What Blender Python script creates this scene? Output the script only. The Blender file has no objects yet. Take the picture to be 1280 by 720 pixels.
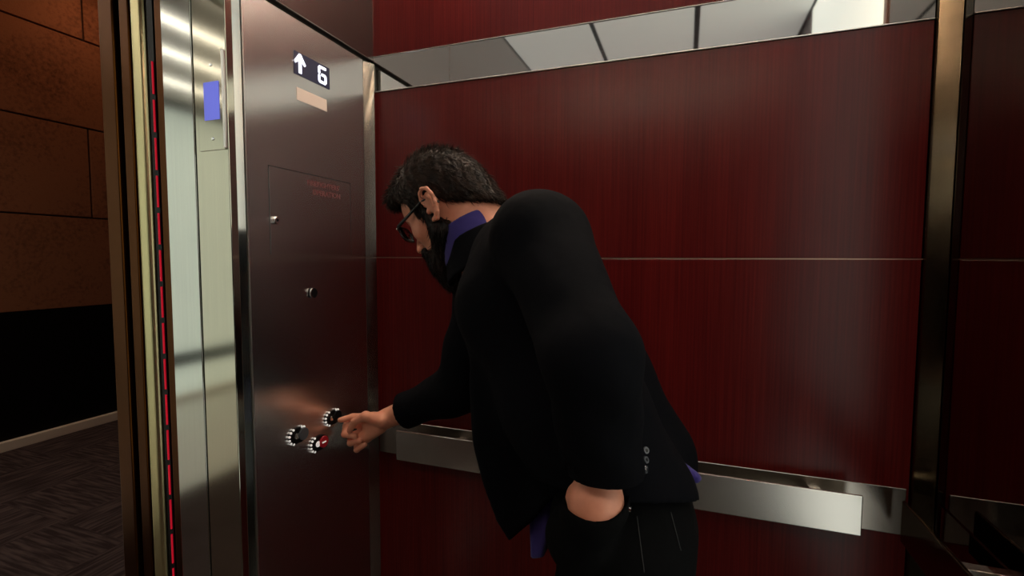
import bpy, bmesh, math, random
import numpy as np
from mathutils import Vector, Matrix
random.seed(7); rng = np.random.default_rng(7)
SC = bpy.context.scene
COL = SC.collection

# ------------------------------------------------------------------ camera
H = 1.36
F_PX = 608.0
RX = np.array([0.94151358, 0.33696065, 0.00311414])      # image right in the world
RY = np.array([0.02376931, -0.05719057, -0.99808029])    # image down
RZ = np.array([-0.33613568, 0.93978016, -0.06185502])    # viewing direction
cam_d = bpy.data.cameras.new('camera'); cam = bpy.data.objects.new('camera', cam_d); COL.objects.link(cam)
cam.matrix_world = Matrix(((RX[0], -RY[0], -RZ[0], 0), (RX[1], -RY[1], -RZ[1], 0), (RX[2], -RY[2], -RZ[2], H), (0, 0, 0, 1)))
cam_d.sensor_width = 36; cam_d.lens = F_PX / 1280 * 36; cam_d.clip_start = 0.02
SC.camera = cam

def at(u, v, Y):
    """survey helper: the world point at depth Y on the sight line (u, v)"""
    r = RX * (u - 640) + RY * (v - 360) + RZ * F_PX
    return np.array([0, 0, H]) + r * Y / r[1]

# ------------------------------------------------------------------ materials
def new_mat(name):
    m = bpy.data.materials.new(name); m.use_nodes = True
    return m, m.node_tree.nodes, m.node_tree.links, m.node_tree.nodes['Principled BSDF']

def plain(name, col, rough=.5, metal=0., spec=.5, bump=0., bscale=200., coat=0.):
    m, N, L, b = new_mat(name)
    b.inputs['Base Color'].default_value = (*col, 1); b.inputs['Roughness'].default_value = rough
    b.inputs['Metallic'].default_value = metal; b.inputs['Specular IOR Level'].default_value = spec
    b.inputs['Coat Weight'].default_value = coat
    tc = N.new('ShaderNodeTexCoord'); nz = N.new('ShaderNodeTexNoise'); nz.inputs['Scale'].default_value = bscale
    L.new(tc.outputs['Object'], nz.inputs['Vector'])
    if bump:
        bp = N.new('ShaderNodeBump'); bp.inputs['Strength'].default_value = bump; bp.inputs['Distance'].default_value = .002
        L.new(nz.outputs['Fac'], bp.inputs['Height']); L.new(bp.outputs['Normal'], b.inputs['Normal'])
    else:
        mr = N.new('ShaderNodeMapRange'); mr.inputs['To Min'].default_value = rough * .9; mr.inputs['To Max'].default_value = min(1, rough * 1.1)
        L.new(nz.outputs['Fac'], mr.inputs['Value']); L.new(mr.outputs['Result'], b.inputs['Roughness'])
    return m

def brushed(name, col, rough=.2, aniso=.7, scale=(900, 900, 4), var=.08):
    """stainless steel brushed along Z"""
    m, N, L, b = new_mat(name)
    tc = N.new('ShaderNodeTexCoord'); mp = N.new('ShaderNodeMapping'); mp.inputs['Scale'].default_value = scale
    nz = N.new('ShaderNodeTexNoise'); nz.inputs['Scale'].default_value = 1; nz.inputs['Detail'].default_value = 3
    L.new(tc.outputs['Object'], mp.inputs['Vector']); L.new(mp.outputs['Vector'], nz.inputs['Vector'])
    cr = N.new('ShaderNodeMapRange'); cr.inputs['To Min'].default_value = 1 - var; cr.inputs['To Max'].default_value = 1 + var
    L.new(nz.outputs['Fac'], cr.inputs['Value'])
    mx = N.new('ShaderNodeVectorMath'); mx.operation = 'SCALE'; mx.inputs[0].default_value = col
    L.new(cr.outputs['Result'], mx.inputs['Scale']); L.new(mx.outputs[0], b.inputs['Base Color'])
    b.inputs['Metallic'].default_value = 1; b.inputs['Roughness'].default_value = rough
    b.inputs['Anisotropic'].default_value = aniso
    tg = N.new('ShaderNodeCombineXYZ'); tg.inputs['X'].default_value = .7; tg.inputs['Y'].default_value = .7
    L.new(tg.outputs[0], b.inputs['Tangent'])
    return m

def wood(name):
    m, N, L, b = new_mat(name)
    tc = N.new('ShaderNodeTexCoord')
    def noise(sc, detail=4):
        mp = N.new('ShaderNodeMapping'); mp.inputs['Scale'].default_value = sc
        nz = N.new('ShaderNodeTexNoise'); nz.inputs['Scale'].default_value = 1; nz.inputs['Detail'].default_value = detail
        L.new(tc.outputs['Object'], mp.inputs['Vector']); L.new(mp.outputs['Vector'], nz.inputs['Vector']); return nz
    a = noise((230, 230, 3.5)); c = noise((14, 14, .8), 2)
    mix = N.new('ShaderNodeMath'); mix.operation = 'MULTIPLY_ADD'; mix.inputs[1].default_value = .65
    L.new(a.outputs['Fac'], mix.inputs[0])
    m2 = N.new('ShaderNodeMath'); m2.operation = 'MULTIPLY'; m2.inputs[1].default_value = .35
    L.new(c.outputs['Fac'], m2.inputs[0]); L.new(m2.outputs[0], mix.inputs[2])
    cr = N.new('ShaderNodeValToRGB'); e = cr.color_ramp.elements
    e[0].position = .25; e[0].color = (.042, .0012, .0017, 1); e[1].position = .75; e[1].color = (.104, .0066, .0054, 1)
    L.new(mix.outputs[0], cr.inputs['Fac']); L.new(cr.outputs['Color'], b.inputs['Base Color'])
    b.inputs['Roughness'].default_value = .27; b.inputs['Specular IOR Level'].default_value = .28
    bp = N.new('ShaderNodeBump'); bp.inputs['Strength'].default_value = .12; bp.inputs['Distance'].default_value = .0006
    L.new(a.outputs['Fac'], bp.inputs['Height']); L.new(bp.outputs['Normal'], b.inputs['Normal'])
    return m

def emit(name, col, strength):
    m, N, L, b = new_mat(name)
    b.inputs['Base Color'].default_value = (*col, 1); b.inputs['Emission Color'].default_value = (*col, 1)
    b.inputs['Emission Strength'].default_value = strength; b.inputs['Roughness'].default_value = .6
    return m

M = {}
M['wood'] = wood('burgundy wood laminate')
M['steel'] = brushed('brushed stainless steel', (.70, .67, .65), .25, .85)
M['fascia'] = brushed('dull stainless fascia', (.34, .30, .28), .2, .7)
M['jamb'] = brushed('satin stainless jamb', (.62, .63, .585), .115, .85)
M['jamb_warm'] = brushed('satin stainless jamb warm', (.56, .53, .43), .115, .85)
M['bar'] = brushed('satin stainless rail', (.80, .77, .72), .22, .6, (4, 4, 900), .04)
M['backing'] = brushed('brushed backing plate', (.50, .45, .40), .24, .5, (4, 4, 900), .05)
M['polished'] = plain('polished steel', (.72, .70, .66), .035, 1)
M['mirror'] = plain('dark bronze mirror', (.26, .22, .19), .03, 1)
M['post'] = brushed('bronze brushed post', (.155, .12, .075), .15, .6)
M['edge'] = plain('bright steel edge', (.80, .79, .75), .3, 1)
M['white'] = emit('luminous white ceiling panel', (.90, .92, .88), .30)
M['black'] = plain('black plastic', (.004, .004, .0045), .4, spec=.2)
M['dark'] = plain('dark shadow gap metal', (.012, .010, .009), .6)
M['bronze'] = brushed('dark bronze frame', (.095, .032, .006), .33, .5)
M['brass'] = brushed('pale brass door edge', (.74, .66, .36), .33, .3)
M['reveal'] = plain('rose brass reveal', (.40, .25, .20), .35, 1)
M['screen'] = emit('dark display glass', (.010, .010, .030), .5)
M['glyph'] = emit('white display segments', (.82, .85, 1.0), 1.6)
M['lcd'] = emit('blue lit lcd', (.13, .15, .62), .85)
M['led_red'] = emit('red sensor light', (.75, .006, .03), .33)
M['led'] = emit('led diffuser', (1.0, .82, .64), 130)
M['lightbox'] = emit('frosted backlit glass', (.95, 1.0, .93), .85)
M['glazing'] = emit('frosted daylit glass', (.86, .95, .84), .52)
M['tile'] = plain('pale lobby tile', (.82, .80, .72), .35)
M['corr_led'] = emit('corridor light diffuser', (1.0, .93, .82), 9)
M['hall_led'] = emit('hall lamp', (1.0, .55, .30), 80)
M['red'] = plain('red plastic', (.35, .01, .02), .3)
M['redtext'] = plain('faded red lettering', (.20, .045, .045), .6)
M['plate'] = plain('pale engraved plate', (.80, .66, .58), .5, .2)
M['chrome'] = plain('chrome', (.85, .83, .8), .12, 1)
M['bead'] = emit('lit bead', (.85, .82, .78), .38)
M['cabfloor'] = plain('dark cab floor stone', (.05, .045, .04), .4)
M['paint'] = plain('dark hoistway paint', (.03, .028, .026), .8)
M['hallceil'] = plain('hall ceiling plaster', (.5, .46, .4), .9)
M['blackstone'] = plain('black polished stone', (.0025, .0022, .002), .45, spec=.2)
M['baseb'] = plain('tan stone baseboard', (.85, .72, .58), .5)

def stone():
    m, N, L, b = new_mat('brown sandstone')
    tc = N.new('ShaderNodeTexCoord')
    n1 = N.new('ShaderNodeTexNoise'); n1.inputs['Scale'].default_value = 38; n1.inputs['Detail'].default_value = 8; n1.inputs['Roughness'].default_value = .7
    n2 = N.new('ShaderNodeTexNoise'); n2.inputs['Scale'].default_value = 1.6; n2.inputs['Detail'].default_value = 4
    for n in (n1, n2): L.new(tc.outputs['Object'], n.inputs['Vector'])
    ad = N.new('ShaderNodeMath'); ad.operation = 'ADD'; L.new(n1.outputs['Fac'], ad.inputs[0]); L.new(n2.outputs['Fac'], ad.inputs[1])
    cr = N.new('ShaderNodeValToRGB'); e = cr.color_ramp.elements
    e[0].position = .78 / 2 * 2 - .0; e[0].color = (.125, .043, .020, 1); e[1].position = 1.0; e[1].color = (.30, .115, .055, 1)
    e[0].position = .70
    L.new(ad.outputs[0], cr.inputs['Fac']); L.new(cr.outputs['Color'], b.inputs['Base Color'])
    b.inputs['Roughness'].default_value = .85; b.inputs['Specular IOR Level'].default_value = .2
    bp = N.new('ShaderNodeBump'); bp.inputs['Strength'].default_value = .5; bp.inputs['Distance'].default_value = .01
    L.new(n1.outputs['Fac'], bp.inputs['Height']); L.new(bp.outputs['Normal'], b.inputs['Normal'])
    return m
M['stone'] = stone()

def carpet():
    m, N, L, b = new_mat('patterned carpet')
    tc = N.new('ShaderNodeTexCoord')
    # carpet tiles laid quarter-turned: ribs change direction tile by tile
    ck = N.new('ShaderNodeTexChecker'); ck.inputs['Scale'].default_value = 2.0
    L.new(tc.outputs['Object'], ck.inputs['Vector'])
    def ribs(sc):
        mp = N.new('ShaderNodeMapping'); mp.inputs['Scale'].default_value = sc
        nz = N.new('ShaderNodeTexNoise'); nz.inputs['Scale'].default_value = 1; nz.inputs['Detail'].default_value = 3
        L.new(tc.outputs['Object'], mp.inputs['Vector']); L.new(mp.outputs['Vector'], nz.inputs['Vector']); return nz
    a, c = ribs((5, 60, 1)), ribs((60, 5, 1))
    mx = N.new('ShaderNodeMix'); mx.data_type = 'FLOAT'
    L.new(ck.outputs['Fac'], mx.inputs['Factor']); L.new(a.outputs['Fac'], mx.inputs['A']); L.new(c.outputs['Fac'], mx.inputs['B'])
    cr = N.new('ShaderNodeValToRGB'); e = cr.color_ramp.elements
    e[0].position = .40; e[0].color = (.040, .026, .025, 1); e[1].position = .62; e[1].color = (.105, .074, .070, 1)
    L.new(mx.outputs['Result'], cr.inputs['Fac']); L.new(cr.outputs['Color'], b.inputs['Base Color'])
    b.inputs['Roughness'].default_value = .95; b.inputs['Specular IOR Level'].default_value = .1
    return m
M['carpet'] = carpet()

def fabric(name, col, rough=.85, sheen=.1, scale=1400, bump=.25):
    m, N, L, b = new_mat(name)
    b.inputs['Base Color'].default_value = (*col, 1); b.inputs['Roughness'].default_value = rough
    b.inputs['Specular IOR Level'].default_value = .06
    b.inputs['Sheen Weight'].default_value = sheen; b.inputs['Sheen Roughness'].default_value = .5
    tc = N.new('ShaderNodeTexCoord'); wv = N.new('ShaderNodeTexNoise'); wv.inputs['Scale'].default_value = scale
    L.new(tc.outputs['Object'], wv.inputs['Vector'])
    n2 = N.new('ShaderNodeTexNoise'); n2.inputs['Scale'].default_value = 9; n2.inputs['Detail'].default_value = 3
    L.new(tc.outputs['Object'], n2.inputs['Vector'])
    bp = N.new('ShaderNodeBump'); bp.inputs['Strength'].default_value = bump; bp.inputs['Distance'].default_value = .001
    b2 = N.new('ShaderNodeBump'); b2.inputs['Strength'].default_value = .5; b2.inputs['Distance'].default_value = .02
    L.new(n2.outputs['Fac'], b2.inputs['Height']); L.new(wv.outputs['Fac'], bp.inputs['Height'])
    L.new(b2.outputs['Normal'], bp.inputs['Normal']); L.new(bp.outputs['Normal'], b.inputs['Normal'])
    return m
M['jacket'] = fabric('black navy wool', (.0016, .0018, .0030), .85, .0)
M['trousers'] = fabric('black denim', (.0018, .0018, .0020), .85, .0)
M['shirt'] = fabric('violet blue cotton', (.032, .024, .13), .8, .1)
M['leather'] = plain('black leather', (.01, .009, .008), .4)
M['stitch'] = plain('grey stitching', (.012, .012, .012), .7)
M['button'] = plain('dark grey horn button', (.07, .075, .085), .3)
M['frame'] = plain('dark glasses acetate', (.006, .005, .005), .2)

def skin():
    m, N, L, b = new_mat('skin')
    tc = N.new('ShaderNodeTexCoord'); n1 = N.new('ShaderNodeTexNoise'); n1.inputs['Scale'].default_value = 28; n1.inputs['Detail'].default_value = 4
    L.new(tc.outputs['Object'], n1.inputs['Vector'])
    cr = N.new('ShaderNodeValToRGB'); e = cr.color_ramp.elements
    e[0].position = .3; e[0].color = (.52, .195, .115, 1); e[1].position = .7; e[1].color = (.66, .285, .18, 1)
    L.new(n1.outputs['Fac'], cr.inputs['Fac']); L.new(cr.outputs['Color'], b.inputs['Base Color'])
    b.inputs['Roughness'].default_value = .5; b.inputs['Subsurface Weight'].default_value = .12
    b.inputs['Subsurface Radius'].default_value = (.01, .004, .002); b.inputs['Subsurface Scale'].default_value = .6
    n2 = N.new('ShaderNodeTexNoise'); n2.inputs['Scale'].default_value = 260
    L.new(tc.outputs['Object'], n2.inputs['Vector'])
    bp = N.new('ShaderNodeBump'); bp.inputs['Strength'].default_value = .2; bp.inputs['Distance'].default_value = .001
    L.new(n2.outputs['Fac'], bp.inputs['Height']); L.new(bp.outputs['Normal'], b.inputs['Normal'])
    return m
M['skin'] = skin()
def hairmat(name, a, c):
    m, N, L, b = new_mat(name)
    tc = N.new('ShaderNodeTexCoord'); n1 = N.new('ShaderNodeTexNoise'); n1.inputs['Scale'].default_value = 60
    L.new(tc.outputs['Object'], n1.inputs['Vector'])
    cr = N.new('ShaderNodeValToRGB'); e = cr.color_ramp.elements
    e[0].position = .35; e[0].color = (*a, 1); e[1].position = .7; e[1].color = (*c, 1)
    L.new(n1.outputs['Fac'], cr.inputs['Fac']); L.new(cr.outputs['Color'], b.inputs['Base Color'])
    b.inputs['Roughness'].default_value = .45; b.inputs['Specular IOR Level'].default_value = .12
    return m
M['hair'] = hairmat('dark brown hair', (.006, .0032, .002), (.024, .012, .007))
M['beard'] = hairmat('near black beard hair', (.003, .0018, .0013), (.010, .0055, .004))

# ------------------------------------------------------------------ mesh helpers
def link(name, me, mat, parent=None):
    o = bpy.data.objects.new(name, me); COL.objects.link(o)
    if mat is not None: me.materials.append(M[mat])
    if parent is not None:
        o.parent = parent
        o.matrix_parent_inverse = parent.matrix_world.inverted() if parent.type != 'EMPTY' else Matrix.Translation(-parent.location)
    return o
def tag(o, label=None, cat=None, group=None, kind=None):
    for k, v in (('label', label), ('category', cat), ('group', group), ('kind', kind)):
        if v: o[k] = v
    return o
def empty(name, loc, label, cat, group=None):
    o = bpy.data.objects.new(name, None); o.location = loc; o.empty_display_size = .05; COL.objects.link(o)
    return tag(o, label, cat, group)
def to_obj(bm, name, mat, parent=None, smooth=False, bevel=0., seg=2):
    if bevel:
        bmesh.ops.bevel(bm, geom=list(bm.edges), offset=bevel, segments=seg, profile=.5, affect='EDGES')
    bmesh.ops.recalc_face_normals(bm, faces=bm.faces)
    me = bpy.data.meshes.new(name); bm.to_mesh(me); bm.free()
    if smooth:
        for p in me.polygons: p.use_smooth = True
    return link(name, me, mat, parent)
def add_box(bm, x0, x1, y0, y1, z0, z1):
    vs = [bm.verts.new((x, y, z)) for x in (x0, x1) for y in (y0, y1) for z in (z0, z1)]
    for f in ((0, 1, 3, 2), (4, 6, 7, 5), (0, 4, 5, 1), (2, 3, 7, 6), (0, 2, 6, 4), (1, 5, 7, 3)):
        bm.faces.new([vs[i] for i in f])
def box(name, x0, x1, y0, y1, z0, z1, mat, parent=None, bevel=0., seg=2, holes=None):
    bm = bmesh.new(); add_box(bm, *sorted((x0, x1)), *sorted((y0, y1)), *sorted((z0, z1)))
    return to_obj(bm, name, mat, parent, bevel=bevel, seg=seg)
def boxes(name, lst, mat, parent=None, bevel=0.):
    bm = bmesh.new()
    for b in lst: add_box(bm, *b)
    return to_obj(bm, name, mat, parent, bevel=bevel)
def prism_x(bm, pts, x0, x1):
    """polygon in (y,z) extruded along X"""
    a = [bm.verts.new((x0, p[0], p[1])) for p in pts]; b = [bm.verts.new((x1, p[0], p[1])) for p in pts]
    n = len(pts); bm.faces.new(a[::-1]); bm.faces.new(b)
    for i in range(n): bm.faces.new((a[i], a[(i + 1) % n], b[(i + 1) % n], b[i]))
def disc_pts(cy, cz, r, n=24, a0=0, a1=2 * math.pi):
    return [(cy + r * math.cos(a0 + (a1 - a0) * i / n), cz + r * math.sin(a0 + (a1 - a0) * i / n)) for i in range(n)]
def disc_x(name, cy, cz, r, x0, x1, mat, parent, bevel=.0, n=28):
    bm = bmesh.new(); prism_x(bm, disc_pts(cy, cz, r, n), x0, x1)
    return to_obj(bm, name, mat, parent, bevel=bevel)
def tube(bm, pts, rad, n=8):
    pts = [Vector(p) for p in pts]; rings = []
    up = Vector((0, 0, 1))
    for i, p in enumerate(pts):
        t = (pts[min(i + 1, len(pts) - 1)] - pts[max(i - 1, 0)]).normalized()
        a = t.cross(up)
        if a.length < .05: a = t.cross(Vector((0, 1, 0)))
        a.normalize(); b = t.cross(a)
        r = rad[i] if hasattr(rad, '__len__') else rad
        rings.append([bm.verts.new(p + a * math.cos(k * 2 * math.pi / n) * r + b * math.sin(k * 2 * math.pi / n) * r) for k in range(n)])
    for i in range(len(rings) - 1):
        for k in range(n):
            bm.faces.new((rings[i][k], rings[i][(k + 1) % n], rings[i + 1][(k + 1) % n], rings[i + 1][k]))
    bm.faces.new(rings[0][::-1]); bm.faces.new(rings[-1])

# ------------------------------------------------------------------ the setting
XF, XM, YB, YO = -.897, .500, 1.26, -.92      # control panel wall, mirror wall, wood wall, wall behind the viewer
YJ, YJ2 = .765, -.42                          # the two sides of the entrance
ZC = 2.46
S = dict(kind='structure')
tag(box('floor', -1.10, .60, -1.0, 1.36, -.06, 0, 'cabfloor'), **S)
tag(box('ceiling', -.99, .62, -1.0, 1.36, ZC + .045, ZC + .10, 'black'), **S)
tag(box('wall_back', -.99, .62, YB + .022, YB + .09, 0, ZC + .045, 'paint'), **S)
wr = tag(box('wall_right', XM + .024, XM + .09, -1.0, YB + .022, 0, ZC + .045, 'paint'), **S)
tag(box('wall_front', -.99, .62, YO - .09, YO - .022, 0, ZC + .045, 'paint'), **S)
# wall with the control panel, seen from the inside
wl = tag(box('wall_left', XF - .09, XF - .022, YJ + .02, YB + .022, 0, ZC + .045, 'paint'), **S)
def prism_z(name, pts, z0, z1, mat, parent, bevel=.0008):
    bm = bmesh.new(); a = [bm.verts.new((*p, z0)) for p in pts]; b = [bm.verts.new((*p, z1)) for p in pts]; n = len(pts)
    bm.faces.new(a[::-1]); bm.faces.new(b)
    for k in range(n): bm.faces.new((a[k], a[(k + 1) % n], b[(k + 1) % n], b[k]))
    return to_obj(bm, name, mat, parent, bevel=bevel)
prism_z('corner_strip', [(XF - .009, 1.2225), (XF + .008, YB), (XF - .02, YB)], 0, 1.934, 'jamb', wl)
prism_z('return_strip', [(XF - .0065, YJ + .0185), (XF, YJ + .037), (XF - .022, YJ + .037), (XF - .022, YJ + .0185)], 0, 1.934, 'jamb', wl)
box('fascia_panel', XF - .022, XF + .006, YJ, YB, 1.9415, ZC + .04, 'fascia', wl, .002)
box('fascia_panel', XF - .022, XF + .006, YJ2, YJ - .002, 1.99, ZC + .04, 'fascia', wl, .002)
box('fascia_panel', XF - .022, XF + .006, YO, YJ2 - .002, 1.9415, ZC + .04, 'fascia', wl, .002)
box('return_strip', XF - .022, XF, YO, YJ2, 0.0, 1.934, 'steel', wl, .001)
box('shadow_gap', XF - .02, XF - .008, YJ + .01, YB, 1.93, 1.945, 'dark', wl)
box('header', -1.29, XF - .022, YJ2 - .03, YJ + .03, 2.10, 2.3, 'jamb', wl)
# entrance jamb, near side of the control panel
dj = tag(box('trim_1', -.990, XF - .0003, YJ, YJ + .018, 0, 2.10, 'jamb_warm', None, .0015), **S)
tag(box('trim_2', -1.083, -.9945, YJ, YJ + .018, 0, 2.10, 'jamb', None, .0015), **S)
tag(box('trim_3', -1.1075, -1.0845, YJ + .004, YJ + .03, 0, 2.10, 'bronze', None, .001), **S)
tag(boxes('trim_4', [(-1.175, -1.111, YJ + .022, YJ + .05, 0, 2.10), (-.998, -.985, YJ + .008, YJ + .03, 0, 2.10), (-1.245, -1.19, YJ + .03, YJ + .06, 0, 2.2)], 'black'), **S)
tag(box('trim_5', -1.190, -1.149, YJ + .004, YJ + .03, 0, 2.10, 'brass', None, .011, 5), **S)
tag(box('trim_6', -1.222, -1.1925, YJ + .004, YJ + .02, 0, 2.2, 'bronze', None, .002), **S)
tag(box('trim_7', -1.290, -1.242, YJ + .002, YJ + .12, 0, 2.2, 'bronze', None, .003), **S)
# far side of the entrance
tag(box('trim_8', -1.083, XF, YJ2 - .018, YJ2, 0, 2.10, 'jamb', None, .001), **S)
tag(box('trim_9', -1.29, -1.10, YJ2 - .05, YJ2 - .004, 0, 2.2, 'bronze', None, .002), **S)
# hall beyond the door
XH = -4.467
tag(box('floor_hall', XH - .1, -1.10, -4, 6, -.06, 0.0, 'carpet'), **S)
hw = tag(box('wall_hall', XH - .12, XH - .02, -4, 6, 0, 3.5, 'dark'), **S)
bm = bmesh.new()
zs = [.97, 1.665, 2.365, 3.04, 3.5]
for r in range(4):
    off = 2.55 if r % 2 == 1 else 3.20
    y = off - 1.3 * 6
    while y < 6:
        a, b = max(-4, y + .006), min(6, y + 1.3 - .006)
        if b - a > .05: add_box(bm, XH - .02, XH, a, b, zs[r] + (.006 if r else 0), zs[r + 1] - .006)
        y += 1.3
so = to_obj(bm, 'stone_cladding', 'stone', hw, bevel=.003, seg=1)
box('wainscot', XH - .02, XH - .004, -4, 6, .067, .97, 'blackstone', hw)
tag(box('baseboard_hall', XH - .02, XH + .035, -4, 6, 0, .067, 'baseb', None, .004), **S)
tag(box('ceiling_hall', XH - .1, -1.20, -4, 6, 3.5, 3.6, 'hallceil'), **S)
tag(boxes('wall_landing', [(-1.289, -1.20, YJ + .12, 6, 0, 3.5), (-1.289, -1.20, -4, YJ2 - .05, 0, 3.5), (-1.289, -1.20, YJ2 - .05, YJ + .12, 2.2, 3.5)], 'stone'), **S)
tag(boxes('wall_end', [(XH, -1.2, 6, 6.1, 0, 3.5), (XH, -1.2, -4.1, -4, 0, 3.5)], 'dark'), **S)
sill = tag(box('trim_10', -1.29, -.90, YJ2, YJ, -.01, .004, 'steel'), **S)
for i, y in enumerate((1.1, 2.5, 3.9)):
    h = empty('wall_washer', (XH + .45, y, 3.5), ['warm hall ceiling spot nearest the lift doorway', 'warm hall ceiling spot in the middle of the row', 'warm hall ceiling spot farthest down the corridor'][i], 'ceiling light', 'hall ceiling spots')
    bm = bmesh.new(); bmesh.ops.create_cone(bm, cap_ends=True, segments=24, radius1=.07, radius2=.085, depth=.03, matrix=Matrix.Translation((XH + .45, y, 3.485)))
    to_obj(bm, 'lamp_housing', 'black', h)
    bm = bmesh.new(); bmesh.ops.create_cone(bm, cap_ends=True, segments=24, radius1=.055, radius2=.055, depth=.006, matrix=Matrix.Translation((XH + .45, y, 3.468)))
    to_obj(bm, 'lamp_diffuser', 'hall_led', h)

tag(box('floor_lobby', XH + .06, -2.72, -3.9, 1.05, 0, .006, 'tile'), **S)
gz = empty('lobby_window', (XH, -2.2, 0), 'bright frosted lobby glazing across the hall, reflected in the steel door jamb', 'window')
box('frosted_pane', XH + .002, XH + .02, -3.7, -.75, .46, 2.70, 'glazing', gz)
box('frosted_pane', XH + .002, XH + .02, -3.7, -.75, .02, .34, 'glazing', gz)
boxes('window_frame', [(XH, XH + .05, -3.8, -.65, .34, .46), (XH, XH + .05, -.75, -.65, 0, 3.5), (XH, XH + .05, -3.8, -3.7, 0, 3.5), (XH, XH + .05, -3.8, -.65, 2.70, 2.84)], 'dark', gz)
tag(box('ceiling_lobby', XH + .06, -1.30, -3.9, 1.1, 2.78, 2.84, 'hallceil'), **S)
for i, x in enumerate((-2.35, -2.9, -3.35, -3.9)):
    g = empty('corridor_light', (x, -2.2, 2.78), ['linear corridor light nearest the lift door, a streak in the steel jamb', 'second linear corridor light from the lift door', 'third linear corridor light from the lift door', 'linear corridor light farthest from the lift door, by the glazing'][i], 'ceiling light', 'linear corridor lights')
    boxes('light_housing', [(x - .035, x - .026, -3.6, 1.0, 2.75, 2.78), (x + .026, x + .035, -3.6, 1.0, 2.75, 2.78)], 'edge', g)
    box('light_diffuser', x - .025, x + .025, -3.6, 1.0, 2.757, 2.765, 'corr_led', g)
# ------------------------------------------------------------------ wood wall: panels, mirror strip, reveal
def wpanel(z0, z1, label):
    tag(box('wood_panel', XF + .003, .468, YB, YB + .02, z0, z1, 'wood', None, .001, 1), label, 'wall panel')
wpanel(1.957, ZC + .02, 'burgundy wood veneer wall panel above the mirror strip')
wpanel(1.3615, 1.850, 'burgundy wood veneer wall panel between mirror strip and thin seam line')
wpanel(.02, 1.3582, 'burgundy wood veneer wall panel below the seam line, behind the handrail')
tag(box('trim_11', XF, .47, YB + .0005, YB + .018, 1.3585, 1.3612, 'reveal'), **S)
ms = empty('mirror_strip', (-.2, YB, 1.852), 'long polished metal strip high on the wood wall, reflecting ceiling panels', 'mirror')
box('strip_face', XF + .003, .468, YB + .001, YB + .02, 1.8525, 1.9545, 'polished', ms)
box('strip_edge', XF + .003, .468, YB - .0015, YB + .003, 1.8515, 1.8540, 'edge', ms, .0005, 1)
box('strip_edge', XF + .003, .468, YB - .0015, YB + .003, 1.9530, 1.9550, 'edge', ms, .0005, 1)
# wall behind the viewer has the same cladding
for z0, z1, l in ((1.365, ZC + .02, 'upper burgundy wood panel on the wall opposite the handrail wall'), (.02, 1.355, 'lower burgundy wood panel on the wall opposite the handrail wall')):
    tag(box('wood_panel', XF + .003, XM, YO - .02, YO, z0, z1, 'wood', None, .001, 1), l, 'wall panel')

# corner post
cp = empty('corner_post', (.485, YB, 0), 'tall bronze-toned metal corner post between wood wall and dark mirror', 'post')
prism_z('post_face', [(.470, YB), (.4725, YB - .006), (.4985, YB - .040), (.4995, YB - .038), (.4995, YB + .02), (.470, YB + .02)], 0, ZC + .02, 'post', cp, .001)
# mirror wall
mp = empty('wall_mirror', (XM, 1.07, 0), 'dark tinted mirror panel at the right edge, beside the corner post', 'mirror')
box('mirror_glass', XM, XM + .006, .895, YB + .0, 0, ZC + .02, 'mirror', mp)
box('mirror_backing', XM + .006, XM + .02, .895, YB, 0, ZC + .02, 'dark', mp)
tag(box('trim_12', XM - .004, XM + .02, .872, .894, 0, ZC + .02, 'reveal', None, .001), **S)
tag(box('baseboard_right', XM, XM + .02, -.03, .868, 0, .238, 'steel', None, .001), **S)
lb = empty('backlit_wall_light', (XM, .5, 1.2), 'tall frosted backlit panel, seen as the white patch in the mirror strip', 'wall light')
box('frosted_glass', XM, XM + .01, -.02, .868, .26, ZC + .0, 'lightbox', lb)
box('panel_frame', XM + .010, XM + .02, -.03, .872, .24, ZC + .02, 'dark', lb)
tag(box('wood_panel', XM, XM + .02, YO, -.035, .02, ZC + .02, 'wood', None, .001, 1), 'burgundy wood panel on the mirror wall beyond the backlit panel', 'wall panel')

# ------------------------------------------------------------------ ceiling
xs = [(-.884, -.462, 'white ceiling panel nearest the door, first of the three in the mirror strip'),
      (-.438, .008, 'white ceiling panel in the middle of the mirror strip reflection'),
      (.033, .488, 'white ceiling panel next to the blown-out light in the mirror strip')]
for x0, x1, l in xs:
    tag(box('ceiling_panel', x0, x1, -.72, 1.09, ZC, ZC + .008, 'white', None, .001, 1), l, 'ceiling panel', None)
for y0, y1, l in ((1.16, 1.185, 'slim led ceiling light above the wood wall'), (-.82, -.795, 'slim led ceiling light above the wall behind the viewer')):
    g = empty('linear_light', (-.2, (y0 + y1) / 2, ZC), l, 'ceiling light')
    boxes('light_housing', [(-.86, .46, y0 - .01, y0 - .001, ZC, ZC + .0455), (-.86, .46, y1 + .001, y1 + .01, ZC, ZC + .0455)], 'edge', g)
    box('light_diffuser', -.85, .45, y0, y1, ZC + .006, ZC + .016, 'led', g)

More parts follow.
